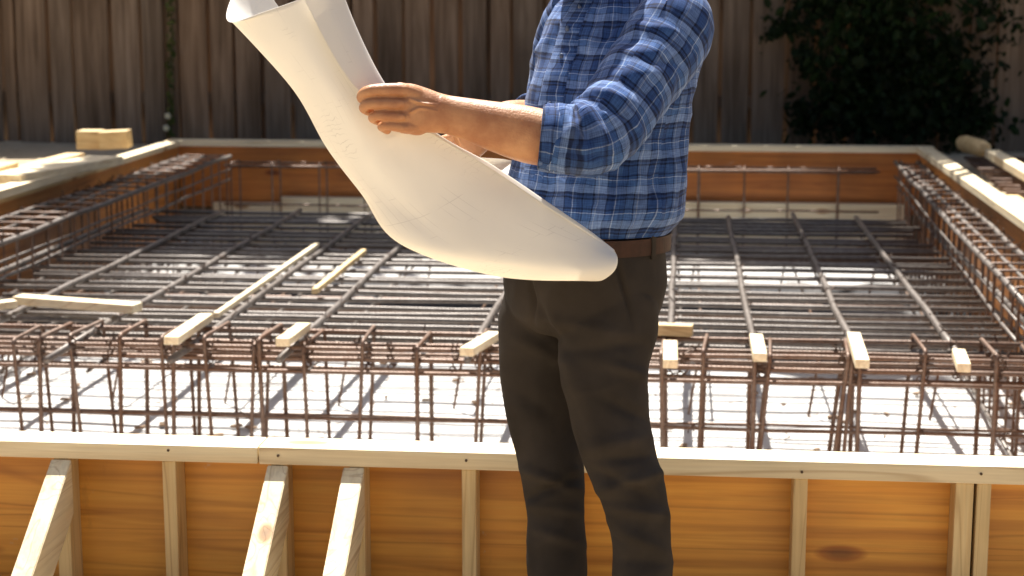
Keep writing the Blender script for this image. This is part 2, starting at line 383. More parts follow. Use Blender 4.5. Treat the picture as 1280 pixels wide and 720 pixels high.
m = MB(); m.box((on_y(353, 260, YF-.03).x, YF-.085, PIT), (XR-.1, YF-.002, kt+.025)); m.build('kicker_board', pale['X'], fb)
lw = root('formwork_wall', (XL-.05, 8, 0), 'left form wall with planks laid along its top edge', 'formwork')
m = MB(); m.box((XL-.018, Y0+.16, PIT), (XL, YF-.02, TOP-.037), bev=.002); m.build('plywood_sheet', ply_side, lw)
m = MB(); m.box((XL-.095, Y0+.16, TOP-.036), (XL+.012, 10.3, TOP+.0005)); m.build('top_plank', pine['Y'], lw)
m = MB(); m.box((XL-.095, 10.305, TOP-.037), (XL+.008, YF-.04, TOP-.001)); m.build('top_plank', pale['Y'], lw)
for k in range(9):
    m = MB(); y = 4.6+k*.85; m.box((XL-.09, y, -.05), (XL-.02, y+.04, TOP-.038)); m.build('stud', pine['Z'], lw)
rw = root('formwork_wall', (XR+.05, 8, 0), 'right form wall with a long pale cap board', 'formwork')
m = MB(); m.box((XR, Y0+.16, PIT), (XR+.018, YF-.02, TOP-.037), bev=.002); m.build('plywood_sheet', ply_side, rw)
m = MB(); m.box((XR-.03, Y0+.16, TOP-.036), (XR+.07, YF-.04, TOP+.006)); m.build('top_plank', pale['Y'], rw)
for k in range(9):
    m = MB(); y = 4.6+k*.85; m.box((XR+.02, y, -.05), (XR+.09, y+.04, TOP-.038)); m.build('stud', pine['Z'], rw)

# ------------------------------------------------------------------ reinforcement

def bar(m, a, b, r=.007, n=6, seg=5, wob=.004):
    a = V(a); b = V(b); pts = []
    for i in range(seg+1):
        p = a.lerp(b, i/seg); 
        if 0 < i < seg: p += V((jit(wob), jit(wob), jit(wob)))
        pts.append(p)
    m.tube(pts, r, n)
MZ = .15
YN = on_z(640, 432, MZ+.05).y       # near edge of the mat
mt = root('rebar_mat', (-.9, 8.2, MZ), 'wide grid of steel bars laid flat inside the forms', 'rebar mat')
def tied(m, p, s=.010):
    for k in range(3):
        a = [p+V((math.cos(t)*s*(1+.08*k), jit(.004), math.sin(t)*s)) for t in [x*.9+k for x in range(7)]]
        m.tube(a+[a[-1]+V((jit(.025), jit(.02), .01+jit(.02)))], .0026, 4)
def wire_obj(parent, spots):
    m = MB()
    for p in spots: tied(m, V(p))
    return tag(m.build('tie_wire', wire_m, parent), kind='stuff')
y = YN+.14; k = 0
while y < 10.05:
    m = MB(); t = jit(.02); ext = -.10 if k % 3 else -.3
    bar(m, (XL+.42+jit(.1), y+t, MZ+jit(.007)), (XR-.30+jit(.04), y-t, MZ+jit(.007)), .0105, 7, 6, .005); m.build('cross_bar', sunlit_steel, mt, smooth=True)
    y += .15+jit(.025); k += 1
y = YN+.22
while y < 10.0:
    m = MB(); t = jit(.015)
    bar(m, (XL+.42+jit(.1), y+t, MZ-.11+jit(.008)), (XR-.28+jit(.05), y-t, MZ-.11+jit(.008)), .009, 6, 5, .005); m.build('cross_bar', steel, mt, smooth=True)
    y += 0.26+jit(.03)
spots = []
for px in (1332, 1203, 1074, 945, 838, 690, 585, 350, 215, 60, -100, -260, -420):
    p = on_z(px, 436, MZ+.055)
    m = MB(); x1 = p.x+jit(.02); bar(m, (p.x, p.y-.02, MZ+.018), (x1, 10.05+jit(.1), MZ+.018), .014, 8, 8, .005); m.build('long_bar', sunlit_steel, mt, smooth=True)
    m = MB(); bar(m, (p.x+.035, p.y+.3, MZ-.095), (x1+.03, 10.0, MZ-.095), .007, 6, 6, .006); m.build('long_bar', sunlit_steel, mt, smooth=True)
    for q in range(10):
        spots.append((p.x, p.y+.15+q*.31, MZ+.02))
wire_obj(mt, spots)
for i in range(9):      # chairs that carry the mat
    m = MB(); x = XL+.6+i*.5
    m.tube([(x-.05, 7.1, PIT), (x, 7.15, MZ-.125), (x, 9.6, MZ-.125), (x-.05, 9.65, PIT)], .006, 6)
    m.build('support_chair', steel, mt)

def loop_pts(a, b, c, d, r=.02):
    """rounded rectangle through four corners"""
    P = [V(a), V(b), V(c), V(d)]; out = []
    for i in range(4):
        p = P[i]; u = (P[i-1]-p).normalized(); w = (P[(i+1) % 4]-p).normalized()
        for t in (0, .33, .67, 1):
            out.append(p+u*r*(1-t)**2+w*r*t**2)
    return out
# near edge cage
YC = YN-.03; YC2 = YN+.27
nc = root('rebar_cage', (-.9, YC, PIT), 'rusty cage of upright stirrups and long bars just beyond the near form', 'rebar cage')
zt = on_y(640, 437, YC).z; zb = PIT+.02
for (px, lean, dup_) in [q for i_, q in enumerate([(25,2,0),(52,-1,1),(97,3,0),(137,0,0),(152,-1,1),(192,3,0),(207,1,0),(218,-1,1),(262,2,0),(277,0,0),(316,-2,0),(328,1,1),(383,1,0),(392,-2,0),(451,-2,0),(488,0,0),(522,0,1),(567,1,0),(597,-2,0),(612,0,0),(655,0,0),(700,1,0),(742,0,0),(790,0,0),(828,1,1),(853,0,0),(876,-1,0),(942,0,1),(955,-3,0),(1050,-4,1),(1059,-2,0),(1073,0,1),(1150,-2,0),(1196,-3,0),(1243,0,1),(1256,3,0),(1290,0,0),(1345,0,0),(1400,1,0),(-30,0,0),(-80,1,0),(-140,0,0),(-200,0,0),(-260,0,0),(-320,0,0)]) if i_ % 2 == 0 or q[2]]:
    x = X_at(px, 500, YC); h = zt+.012+jit(.018); s = lean*.006
    m = MB(); dx = jit(.02)
    L = loop_pts((x-s, YC-.008, h), (x+s, YC-.008, zb), (x+dx+s, YC2+.008, zb), (x+dx-s, YC2+.008, h-.004))
    m.tube(L, .009 if dup_ else .0075, 7, closed=True); m.build('stirrup', steel, nc, smooth=True)
xa2, xb2 = XL+.12, XR-.1
for (z, y, r) in [(zt-.012, YC+.006, .009), (on_y(640, 455, YC).z, YC+.008, .010), (on_y(640, 470, YC).z, YC+.006, .008), (on_y(640, 530, YC).z, YC+.006, .0075), (zb+.012, YC+.006, .008),
                  (zt-.010, YC2-.006, .009), (zt-.06, YC2-.006, .007), (zt-.02, YC+.14, .008), (zt-.075, YC+.17, .007), (PIT+.14, YC2-.004, .006), (PIT+.02, YC2-.006, .007), (zt-.045, YC+.09, .007)]:
    m = MB(); bar(m, (xa2+jit(.1), y, z+jit(.006)), (xb2+jit(.1), y, z+jit(.006)), r, 7, 9, .004); m.build('long_bar', steel, nc, smooth=True)
ws = []
for px in (47, 52, 97, 137, 205, 213, 262, 322, 326, 383, 386, 450, 458, 486, 525, 567, 600, 612, 655, 835, 850, 945, 950, 1052, 1060, 1073, 1150, 1157, 1196, 1240, 1250):
    x = X_at(px+jit(3), 450, YC)
    for z in (zt, zt-.03, zt-.07): ws.append((x+jit(.01), YC-.005, z+jit(.01)))
    ws.append((x+jit(.03), YC2, zt-.01)); ws.append((x+jit(.05), YC+.14, zt-.03+jit(.02)))
wire_obj(nc, ws)
m = MB()
for px in (60, 145, 195, 318, 385, 452, 488, 567, 600, 660, 860, 948, 1056, 1073, 1150, 1196, 1250, 110, 240, 430, 540, 1010, 1120):   # loose ends of wire
    x = X_at(px, 540, YC); z = zb+random.choice((.02, .05, .17)); p = V((x, YC-.01, z)); pts = [p]
    for q in range(4): p = p+V((jit(.03), -abs(jit(.01)), -abs(jit(.02)) if q > 1 else .02)); pts.append(p)
    m.tube(pts, .0028, 4)
tag(m.build('loose_wire', wire_m, nc), kind='stuff')

def side_cage(x_in, x_out, z_lo, z_hi, label, sgn, extra=(), sk=0):
    so_ = lambda y: sk*(y-7)/4.5
    c = root('rebar_cage', (x_in, 8.5, MZ), label, 'rebar cage')
    y = YC+.35; 
    while y < YF-.3:
        m = MB(); xx = jit(.008); e = so_(y)
        m.tube(loop_pts((x_in+xx+e, y, z_hi), (x_in+e, y+jit(.015), z_lo), (x_out+e*.5, y+jit(.01), z_lo), (x_out+e*.5, y, z_hi)), .006, 6, closed=True)
        m.build('stirrup', steel, c, smooth=True); y += .20+jit(.02)
    for (x, z, r) in [(x_in, z_hi-.012, .014), (x_out, z_hi-.012, .014), ((x_in+x_out)/2, z_hi-.01, .008), (x_in, MZ+.03, .008), (x_in, z_lo+.015, .009), (x_out, z_lo+.015, .008), (x_in, (MZ+z_hi)/2+.0, .006)]+list(extra):
        m = MB(); bar(m, (x+jit(.01)+so_(YC), YC+.2, z), (x+jit(.015)+so_(YF)*(1 if x == x_in else .5), YF-.25, z), r, 7, 10, .006); m.build('long_bar', sunlit_steel, c, smooth=True)
    w = []
    y = YC+.4
    while y < YF-.3: w.append((x_in+so_(y), y, z_hi)); w.append((x_out+so_(y)*.5, y+.03, z_hi)); y += .2
    wire_obj(c, w); return c
side_cage(XL+.42, XL+.12, PIT+.03, .35, 'rusty bar cage running along the left form wall', 1)
side_cage(XR-.32, XR-.12, PIT+.03, .355, 'tall bar cage running along the right form wall', -1, [(XR-.20, .33, .009)], .13)
fc = root('rebar_cage', (-.9, YF-.3, MZ), 'thin dark cage against the far form wall', 'rebar cage')
x = XL+.45
while x < XR-.3:
    m = MB(); m.tube(loop_pts((x, YF-.32, .30), (x, YF-.32, PIT+.04), (x+.01, YF-.12, PIT+.04), (x+.01, YF-.12, .30)), .006, 6, closed=True); m.build('stirrup', steel, fc, smooth=True); x += .31+jit(.03)
for (y, z) in ((YF-.12, .285), (YF-.32, .285), (YF-.12, .255), (YF-.32, PIT+.06), (YF-.33, .02)):
    m = MB(); bar(m, (XL+.4, y, z), (XR-.3, y, z), .008, 6, 8, .004); m.build('long_bar', steel, fc, smooth=True)

# ------------------------------------------------------------------ loose timber
def offcut(p0, p1, w, h, label, name='timber_offcut', cat='timber', group='timber offcuts on the reinforcement', m_=None, roll=0):
    a = V(p0); b = V(p1); d = b-a; axis = 'X' if abs(d.x) > abs(d.y) else 'Y'
    mb = MB(); up = V((math.sin(roll), 0, math.cos(roll))); mb.beam(a, b, w, h, up, .004)
    return tag(mb.build(name, m_ or pale[axis], None, loc=(a+b)/2), label, cat, group)
zc = zt+.03
offcut(on_z(22, 374, zc), on_z(172, 385, zc), .075, .035, 'longest flat offcut lying along the left end of the near cage')
offcut(on_z(-60, 388, zc), on_z(19, 379, zc), .06, .03, 'offcut cut off by the left picture edge, beside the longest offcut')
z2 = MZ+.075
offcut(on_z(214, 426, z2+.02), on_z(258, 396, z2), .055, .03, 'slanting offcut at the near end of the long pale stick')
offcut(on_z(353, 428, z2+.02), on_z(380, 408, z2), .05, .03, 'short slanting offcut between the pale stick and the rolled paper')
offcut(on_z(583, 440, z2+.02), on_z(618, 419, z2), .05, .03, 'slanting offcut right behind the trouser leg')
offcut(on_z(790, 410, zc), on_z(866, 413, zc), .05, .042, 'thick offcut poking out crosswise from behind the trousers', m_=pine['X'])
offcut(on_z(838, 455, z2+.02), on_z(838, 430, z2), .05, .03, 'short offcut just right of the trousers, pointing away')
offcut(on_z(950, 447, z2+.02), on_z(945, 422, z2), .048, .03, 'offcut on the bar second from the trousers on the right')
offcut(on_z(1078, 455, z2+.02), on_z(1067, 420, z2), .048, .03, 'longest of the offcuts pointing away at the right of the cage')
offcut(on_z(1205, 460, z2+.02), on_z(1198, 441, z2), .045, .03, 'rightmost small offcut on the near cage')
offcut(on_z(270, 394, MZ+.05), on_z(396, 306, MZ+.05), .024, .022, 'long pale stick lying away from the viewer on the mat', 'timber_stick', 'timber', None)
offcut(on_z(393, 364, MZ+.05), on_z(455, 314, MZ+.05), .026, .024, 'shorter brownish stick on the mat beside the rolled paper', 'timber_stick', 'timber', None, pine['Y'])
# left top: planks and block
offcut(on_z(-40, 252, TOP+.03), on_z(108, 209, TOP+.03), .10, .045, 'yellowish plank lying on the left form wall', 'plank', 'plank', 'planks piled at the left form wall')
offcut(on_z(2, 224, TOP+.065)+V((0,0,0)), on_z(133, 200, TOP+.045), .22, .05, 'wide white plank heaped outside the left form wall', 'plank', 'plank', 'planks piled at the left form wall')
offcut(on_z(-60, 236, TOP+.02), on_z(95, 196, TOP+.02), .12, .05, 'narrow plank underneath the wide white plank', 'plank', 'plank', 'planks piled at the left form wall', pine['Y'])
offcut(on_z(-30, 218, TOP+.09), on_z(8, 207, TOP+.09), .14, .04, 'plank end at the left picture edge', 'plank', 'plank', 'planks piled at the left form wall', pine['Y'])
p = on_z(130, 187, TOP+.004)
m = MB(); 
mb = MB(); mb.beam(p+V((-.17, .02, .065)), p+V((-.02, .03, .065)), .16, .12); tag(mb.build('wood_block', pine['X'], None, loc=p), 'left half of the timber block pair on the far left form corner', 'wood block')
mb = MB(); mb.beam(p+V((-.015, .0, .062)), p+V((.17, .02, .072)), .16, .115); tag(mb.build('wood_block', pine['X'], None, loc=p+V((.1,0,0))), 'right half of the timber block pair on the far left form corner', 'wood block')
# right: round post end, boards, bundle of bars
a = on_z(1208, 185, TOP+.04); b = on_z(1236, 186, TOP+.03)
mb = MB(); q0 = on_z(1213, 178, TOP+.02)
d0 = (on_z(1244, 200, TOP)-on_z(1200, 180, TOP)).normalized()
qa = on_z(1201, 178, TOP+.042); qb = on_z(1232, 187, TOP+.042); dq = (qb-qa)
mb.tube([qa, qa+dq*.06, qa+dq*.2, qa+dq*.8, qa+dq*.95, qb], [.028, .045, .056, .056, .047, .03], 18)
tag(mb.build('round_post', pine['X'], None, loc=q0, smooth=True), 'round wooden post end lying at the far right corner', 'post')
offcut(on_z(1240, 192, TOP+.02), on_z(1330, 245, TOP+.02), .09, .05, 'pale board running down from the round post end', 'plank', 'plank', None)
offcut(on_z(1262, 248, .36), on_z(1340, 300, .36), .09, .04, 'board outside the right form wall at the picture edge', 'plank', 'plank', None, pine['Y'])
bb = root('rebar_bundle', on_z(1270, 225, .35), 'bundle of loose light bars lying crosswise outside the right form', 'rebar')
for k in range(16):
    py = 198+k*2.9+jit(1); m = MB(); p = on_z(1205+k*3.5, py, .36+jit(.02)); 
    p.x = max(p.x, XR+.14); m.tube([p, p+V((.5+jit(.1), jit(.06), 0)), p+V((1.5+jit(.2), jit(.15), 0))], .011, 6); m.build('rebar', steel, bb, smooth=True)

# ------------------------------------------------------------------ fence
def paint(o, cols):
    a = o.data.color_attributes.new('tint', 'FLOAT_COLOR', 'POINT')
    a.data.foreach_set('color', [c for col in cols for c in col])
YFE = 12.75
fe = root('wooden_fence', (-.9, YFE, .3), 'tall weathered board fence closing off the yard', 'fence')
def fence_section(xs_):
    m = MB(); cols = []
    for i in range(len(xs_)-1):
        a, b = xs_[i], xs_[i+1]; n0 = len(m.v); fr = (i % 2 == 0)
        y = YFE - (.018 if fr else 0); g_ = random.uniform(.010, .019)
        m.box((a+g_, y, .27), (b-g_, y+.02, 2.55+jit(.015)), bev=.003)
        m.box((b-.055, YFE+.085, .27), (b+.055, YFE+.10, 2.5), bev=0)
        t = random.uniform(.72, 1.12); w_ = random.uniform(-.05, .06)
        cols += [(t*(1+w_), t, t*(1-w_), 1)]*(len(m.v)-n0)
    o = m.build('board_panel', fence_m, fe); paint(o, cols)
px_lines = [-110,-72,-35,4,21,62,92,140,177,209,224,262,293,328,365,402,440,470,505,540,576,611,640,680,718,756,795,830,865,900,938,983,1020,1058,1095,1135,1175,1210,1245,1290,1330,1370,1410]
fx = [X_at(p, 90, YFE) for p in px_lines]
fx = [fx[0]-.2*k for k in range(26, 0, -1)]+fx+[fx[-1]+.2*k for k in range(1, 25)]
fence_section(fx[:19]); fence_section(fx[18:37]); fence_section(fx[36:54]); fence_section(fx[53:72]); fence_section(fx[71:])
for z in (.6, 1.5, 2.3):
    m = MB(); m.box((fx[0], YFE+.021, z), (fx[-1], YFE+.084, z+.09)); m.build('rail', fence_m, fe); paint(fe.children[-1], [(.8,.8,.8,1)]*len(fe.children[-1].data.vertices))
for k in range(5):
    x = fx[0]+.2+k*(fx[-1]-fx[0]-.4)/4
    m = MB(); m.box((x, YFE+.101, .25), (x+.09, YFE+.19, 2.6)); o = m.build('post', fence_m, fe); paint(o, [(.8,.8,.8,1)]*len(o.data.vertices))

# ------------------------------------------------------------------ plants
def leaves(pts, size, name, m_, parent, spread=.9):
    vs = []; fs = []; cols = []
    for (p, sc) in pts:
        s = size*sc*random.uniform(.6, 1.3); q = Euler((jit(spread), jit(spread), random.uniform(0, 6.28))).to_matrix() @ Euler((random.choice((1.2, .6, 1.57)), 0, 0)).to_matrix()
        prof = [(0,-1,0), (.55,-.35,.08), (.5,.3,.05), (0,1,-.12), (-.5,.3,.05), (-.55,-.35,.08)]
        n = len(vs); vs += [V(p)+q @ V((a*s, b*s, c*s)) for a, b, c in prof]; fs += [(n, n+1, n+2, n+3), (n, n+3, n+4, n+5)]
        t = random.uniform(.6, 1.35); cols += [(t, t*random.uniform(.9, 1.1), t*.9, 1)]*6
    base = V(parent.location)
    o = link(name, [v-base for v in vs], fs, m_, parent, False); paint(o, cols); return o
vn = root('climbing_plant', (X_at(1100, 160, YFE), YFE-.15, .3), 'large dark leafy climber covering the right part of the fence', 'climbing plant')
cl = []
def clump(px, py, n, rx, rz):
    c = on_y(px, py, YFE-.16)
    for _ in range(n):
        a = random.gauss(0, .5); b = random.gauss(0, .5)
        cl.append((c+V((a*rx, -abs(random.gauss(0, .06))+.04, b*rz)), random.uniform(.7, 1.3)))
for (px, py, n, rx, rz) in [(1040,20,420,.35,.28),(1110,30,700,.4,.35),(1080,90,520,.35,.3),(1150,95,520,.3,.35),(1120,150,420,.35,.22),(1060,150,260,.3,.2),(1190,140,260,.25,.25),(1210,100,160,.22,.2),(1010,85,60,.12,.1),
                            (985,30,50,.09,.09),(965,42,34,.07,.06),(1130,-40,700,.5,.35),(1040,-50,400,.4,.3),(1050,130,160,.3,.2),(1240,20,160,.3,.3),(1005,70,40,.1,.06),(1220,150,200,.22,.15),(1190,60,120,.15,.2),(1010,150,120,.2,.12),(1090,110,500,.4,.3)]:
    clump(px, py, n, rx, rz)
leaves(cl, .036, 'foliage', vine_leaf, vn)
m = MB()
for (a, b) in (((1120, 215), (1060, -60)), ((1125, 215), (1180, -60)), ((1118, 180), (1010, 60)), ((1130, 170), (1215, 80))):
    p0 = on_y(*a, YFE-.06); p1 = on_y(*b, YFE-.06)
    m.tube([p0.lerp(p1, t/7)+V((jit(.04), 0, jit(.03))) for t in range(8)], [.022-.002*t for t in range(8)], 7)
m.build('stem', bark, vn, smooth=True)
v2 = root('creeper', (X_at(213, 165, YFE), YFE-.08, .3), 'thin creeper hanging down a fence joint above the left corner', 'climbing plant')
cl = []
for py in range(-60, 172, 3):
    w = .02+.03*abs(noise.noise(V((py*.05, 0, 0)))); c = on_y(213, py, YFE-.05)
    for _ in range(4): cl.append((c+V((jit(w), jit(.02), jit(.02))), random.uniform(.35, .8)))
leaves(cl, .035, 'foliage', leaf_mat('creeper_leaves', (.05, .075, .02), (.10, .12, .04)), v2)
m = MB(); m.tube([on_y(213+math.sin(k)*2, 230-k*25, YFE-.035) for k in range(13)], .008, 6); m.build('stem', bark, v2)
for (px, py) in ((210, 145), (208, 160)):
    m = MB(); c = on_y(px, py, YFE-.09)
    for k in range(5):
        a = k*1.2566; q = V((math.cos(a), 0, math.sin(a)))*.024; m.tube([c, c+q*.6+V((0,-.01,0)), c+q], [.006, .016, .004], 7)
    m.build('flower', flat('cream_petals', (.75, .70, .5), .6), v2, smooth=True)

def tree(loc, h, crowns, label, lf=.085, dens=1.0):
    t = root('tree', loc, label, 'tree', 'trees behind the fence')
    L = V(loc); m = MB()
    top = L+V((0, 0, h*.55))
    m.tube([L+V((0,0,-.1)), L+V((.03,0,h*.15)), L+V((-.04,.03,h*.35)), top], [.20, .16, .13, .10], 10)
    pts = []
    for (dx, dy, dz, r) in crowns:
        c = L+V((dx, dy, dz)); mid = top.lerp(c, .5)+V((0,0,.25))
        m.tube([top-V((0,0,h*.1)), mid, c], [.08, .05, .02], 7)
        for _ in range(int(260*r*r*dens)):
            d = V((random.gauss(0,1), random.gauss(0,1), random.gauss(0,1))).normalized()*r*random.uniform(.35, 1)**.5
            q = c+V((d.x, d.y, d.z*.7))
            if noise.noise(q*1.6+V((5,5,5))) > -.12:
                for _ in range(3): pts.append((q+V((jit(.12), jit(.12), jit(.10))), random.uniform(.7, 1.4)))
    m.build('trunk', bark, t, smooth=True); leaves(pts, lf, 'crown', tree_leaf, t)
    return t

SUN_EL, SUN_AZ = 61, -16      # azimuth measured from +Y, negative to the left
sd = V((math.sin(R(SUN_AZ))*math.cos(R(SUN_EL)), math.cos(R(SUN_AZ))*math.cos(R(SUN_EL)), math.sin(R(SUN_EL))))
def caster(x, y, h):         # where a crown must hang for its shade to reach (x, y) on the mat
    k = (h-MZ)/sd.z; return V((x, y, MZ))+sd*k
def crown_for(L, spots):
    out = []
    for (x, y, h, r) in spots:
        c = caster(x, y, h)-V(L); out.append((c.x, c.y, c.z, r))
    return out
T1 = (-4.0, 15.2, .3)
tree(T1, 7.5, crown_for(T1, [(-2.9, 9.0, 6.2, .5), (-2.3, 8.95, 6.4, .55), (-1.7, 9.2, 6.0, .6), (-2.3, 9.5, 6.1, .6), (-1.1, 9.5, 6.0, .55), (-.6, 9.3, 6.2, .4), (-2.9, 9.7, 6.5, .5)]), 'leafy tree rising behind the left part of the fence', .12, 5.0)
T2 = (2.6, 15.0, .3)
tree(T2, 7.0, crown_for(T2, [(.80, 8.45, 5.0, .40), (.45, 9.0, 5.4, .45), (1.0, 9.1, 5.0, .36), (-.15, 8.7, 5.2, .30), (.1, 9.5, 5.6, .45), (.8, 9.7, 5.6, .40)])+[(-.6, -1.7, 3.2, .7), (.6, -1.6, 3.2, .8), (-1.2, -1.2, 3.6, .9), (-.2, -1.0, 3.9, 1.1), (1.4, -1.4, 3.4, 1.1)], 'leafy tree rising behind the climber on the fence, with added unseen crowns', .11, 4.0)  # last five crowns are unseen, added to keep skylight off the right fence

# ------------------------------------------------------------------ person
PA = R(35)
FW = V((-math.cos(PA), -math.sin(PA), 0)); LF = V((math.sin(PA), -math.cos(PA), 0)); UP = V((0,0,1))
# turn body axes into the camera's heading so the angle is the one seen
RZ = Matrix.Rotation(YAW, 3, 'Z'); FW = RZ @ FW; LF = RZ @ LF
def cr(p0, p1, p2, p3, t):
    return .5*((2*p1)+(p2-p0)*t+(2*p0-5*p1+4*p2-p3)*t*t+(3*p1-p0-3*p2+p3)*t*t*t)
def spline(vals, n):
    """n samples per span through the vals (tuples)"""
    vals = [V(v) if len(v) <= 4 else list(v) for v in vals]; k = len(vals); out = []
    dim = len(vals[0])
    for i in range(k-1):
        ps = [vals[max(i-1,0)], vals[i], vals[i+1], vals[min(i+2,k-1)]]
        for s in range(n): out.append([cr(ps[0][j], ps[1][j], ps[2][j], ps[3][j], s/n) for j in range(dim)])
    out.append(list(vals[-1])); return out
def ring_loft(rings, closed_ends=True):
    n = len(rings[0]); vs = [v for r in rings for v in r]; fs = []
    for i in range(len(rings)-1):
        for k in range(n): fs.append((i*n+k, i*n+(k+1)%n, (i+1)*n+(k+1)%n, (i+1)*n+k))
    if closed_ends: fs.append(tuple(range(n))[::-1]); fs.append(tuple((len(rings)-1)*n+k for k in range(n)))
    return vs, fs
def body_loft(st, n=8, seg=64, grow=0, sq=2.2):
    """st: (px, py, d, a, bf, bb): elliptical rings level with the ground"""
    rings = []
    for (px, py, d, a, bf, bb) in spline(st, n):
        c = at(px, py, d); r = []
        for k in range(seg):
            t = 2*math.pi*k/seg; ct, s_ = math.cos(t), math.sin(t)
            e = 2/sq; cx = math.copysign(abs(ct)**e, ct); sx = math.copysign(abs(s_)**e, s_)
            r.append(c+LF*cx*(a+grow)+FW*sx*((bf if s_ > 0 else bb)+grow))
        rings.append(r)
    return rings
def limb_loft(st, n=8, seg=40, grow=0, ref=None):
    """st: (px, py, d, ru, rw) rings square to the path; ru along ref-up, rw across"""
    sp = spline([tuple(at(s[0], s[1], s[2]))+(s[3], s[4]) for s in st], n)
    P = [V(s[:3]) for s in sp]; rings = []; up = ref or V((0,0,1))
    # average the directions over a few rings so bends stay round
    T = [(P[min(i+1, len(P)-1)]-P[max(i-1, 0)]).normalized() for i in range(len(P))]
    W = 3; T2_ = []
    for i in range(len(T)):
        s_ = V((0,0,0))
        for j in range(max(0, i-W), min(len(T), i+W+1)): s_ += T[j]
        T2_.append(s_.normalized())
    for i, p in enumerate(P):
        t = T2_[i]; u = (up-t*up.dot(t)).normalized(); w = t.cross(u); up = u
        rings.append([p+u*math.cos(2*math.pi*k/seg)*(sp[i][3]+grow)+w*math.sin(2*math.pi*k/seg)*(sp[i][4]+grow) for k in range(seg)])
    return rings
class Soup(MB):
    def rings(s, r): s.add(*ring_loft(r))
    def ball(s, c, rx, ry, rz, M=None, n=20):
        bm = bmesh.new(); bmesh.ops.create_uvsphere(bm, u_segments=n, v_segments=n//2+2, radius=1)
        for v in bm.verts:
            q = V((v.co.x*rx, v.co.y*ry, v.co.z*rz)); v.co = (M @ q if M else q)+V(c)
        bm.verts.index_update(); s.add([v.co.copy() for v in bm.verts], [[v.index for v in f.verts] for f in bm.faces]); bm.free()
    def chain(s, pts, rad, n=14):
        """rounded tapered finger-like tube through pts"""
        sp = spline([tuple(p)+(r,) for p, r in zip(pts, rad)], 6)
        P = [V(q[:3]) for q in sp]; s.tube(P, [q[3] for q in sp], n)
        s.ball(P[0], rad[0], rad[0], rad[0]); s.ball(P[-1], rad[-1], rad[-1], rad[-1])
def remeshed(name, soup, voxel, m_, parent, smooth_it=4, disp=None, base=V((0,0,0)), factor=.5):
    me = bpy.data.meshes.new(name); me.from_pydata([tuple(v) for v in soup.v], [], soup.f); me.update()
    o = bpy.data.objects.new('tmp', me); C.objects.link(o)
    rm = o.modifiers.new('r', 'REMESH'); rm.mode = 'VOXEL'; rm.voxel_size = voxel; rm.adaptivity = 0
    sm = o.modifiers.new('s', 'SMOOTH'); sm.iterations = smooth_it; sm.factor = factor
    dg = bpy.context.evaluated_depsgraph_get(); dg.update()
    ev = o.evaluated_get(dg); nm = bpy.data.meshes.new_from_object(ev); nm.name = name
    bpy.data.objects.remove(o)
    if disp:
        nrm = [v.normal.copy() for v in nm.vertices]
        for v, nn in zip(nm.vertices, nrm): v.co = v.co+nn*disp(v.co, nn)
    for v in nm.vertices: v.co -= base
    nm.polygons.foreach_set('use_smooth', [True]*len(nm.polygons)); nm.update(); nm.materials.clear()
    return mesh_obj(name, nm, m_, parent)

TORSO = [(738,330,3.62,.165,.125,.125),(738,292,3.62,.176,.140,.135),(741,275,3.62,.190,.158,.148),(745,250,3.62,.199,.166,.150),(750,200,3.62,.199,.162,.148),(758,140,3.62,.194,.150,.146),
         (769,80,3.62,.194,.146,.150),(776,45,3.62,.192,.138,.148),(780,18,3.62,.180,.122,.138),(780,-4,3.62,.150,.100,.122),(775,-24,3.62,.105,.080,.095),(768,-42,3.62,.070,.068,.072)]
LARM = [(842,12,3.52,.072,.070),(838,38,3.48,.084,.082),(822,66,3.45,.080,.080),(796,104,3.40,.074,.076),(770,142,3.35,.071,.074),(748,166,3.32,.068,.071),(724,176,3.30,.062,.066),(700,174,3.30,.060,.062),(678,171,3.30,.0595,.060)]
RARM = [(728,12,3.74,.068,.068),(717,42,3.78,.074,.074),(706,80,3.81,.072,.072),(698,118,3.82,.068,.068),(690,146,3.80,.064,.064),(676,153,3.74,.058,.058),(662,152,3.70,.054,.054),(655,151,3.69,.052,.052)]
body = Soup()
body.rings(body_loft([s for s in TORSO], 4, 40, -.022))
body.rings(limb_loft([(s[0], s[1], s[2], s[3]-.022, s[4]-.022) for s in LARM], 4, 28))
body.rings(limb_loft([(s[0], s[1], s[2], s[3]-.022, s[4]-.022) for s in RARM], 4, 28))
# left forearm
body.rings(limb_loft([(735,174,3.31,.046,.046),(700,174,3.30,.052,.048),(672,171,3.30,.0545,.047),(645,164.5,3.30,.053,.044),(615,157,3.30,.047,.039),(585,149,3.30,.0405,.033),(560,143.5,3.30,.037,.030),(545,141,3.295,.037,.029)], 6, 36))
HU = (at(500, 100, 3.28)-at(500, 170, 3.28)).normalized()
body.rings(limb_loft([(560,143.5,3.30,.037,.030),(545,141,3.295,.039,.028),(528,138,3.29,.044,.026),(512,136,3.285,.0485,.024),(500,135.5,3.280,.047,.019)], 6, 36, ref=HU))
body.chain([at(530,123,3.29), at(515,117,3.278), at(500,113,3.272)], [.016,.017,.0155])
F_ = [([(512,115,3.276),(499,113,3.266),(464,114,3.258),(453,121,3.272),(459,128,3.292)], [.014,.0142,.0126,.0116,.0098]),
      ([(512,131,3.274),(496,130.5,3.262),(463,130,3.256),(455,135,3.272),(463,140,3.292)], [.0125,.0118,.0104,.0100,.0088]),
      ([(514,146,3.276),(498,146,3.265),(473,144.5,3.259),(466,147.5,3.276),(474,152,3.294)], [.0118,.0110,.0096,.0094,.0082]),
      ([(518,158,3.280),(503,159,3.270),(484,157,3.265),(477,158.5,3.280),(484,163,3.296)], [.0115,.0105,.0090,.0086,.0078])]
for pts, rad in F_: body.chain([at(*p) for p in pts], rad)
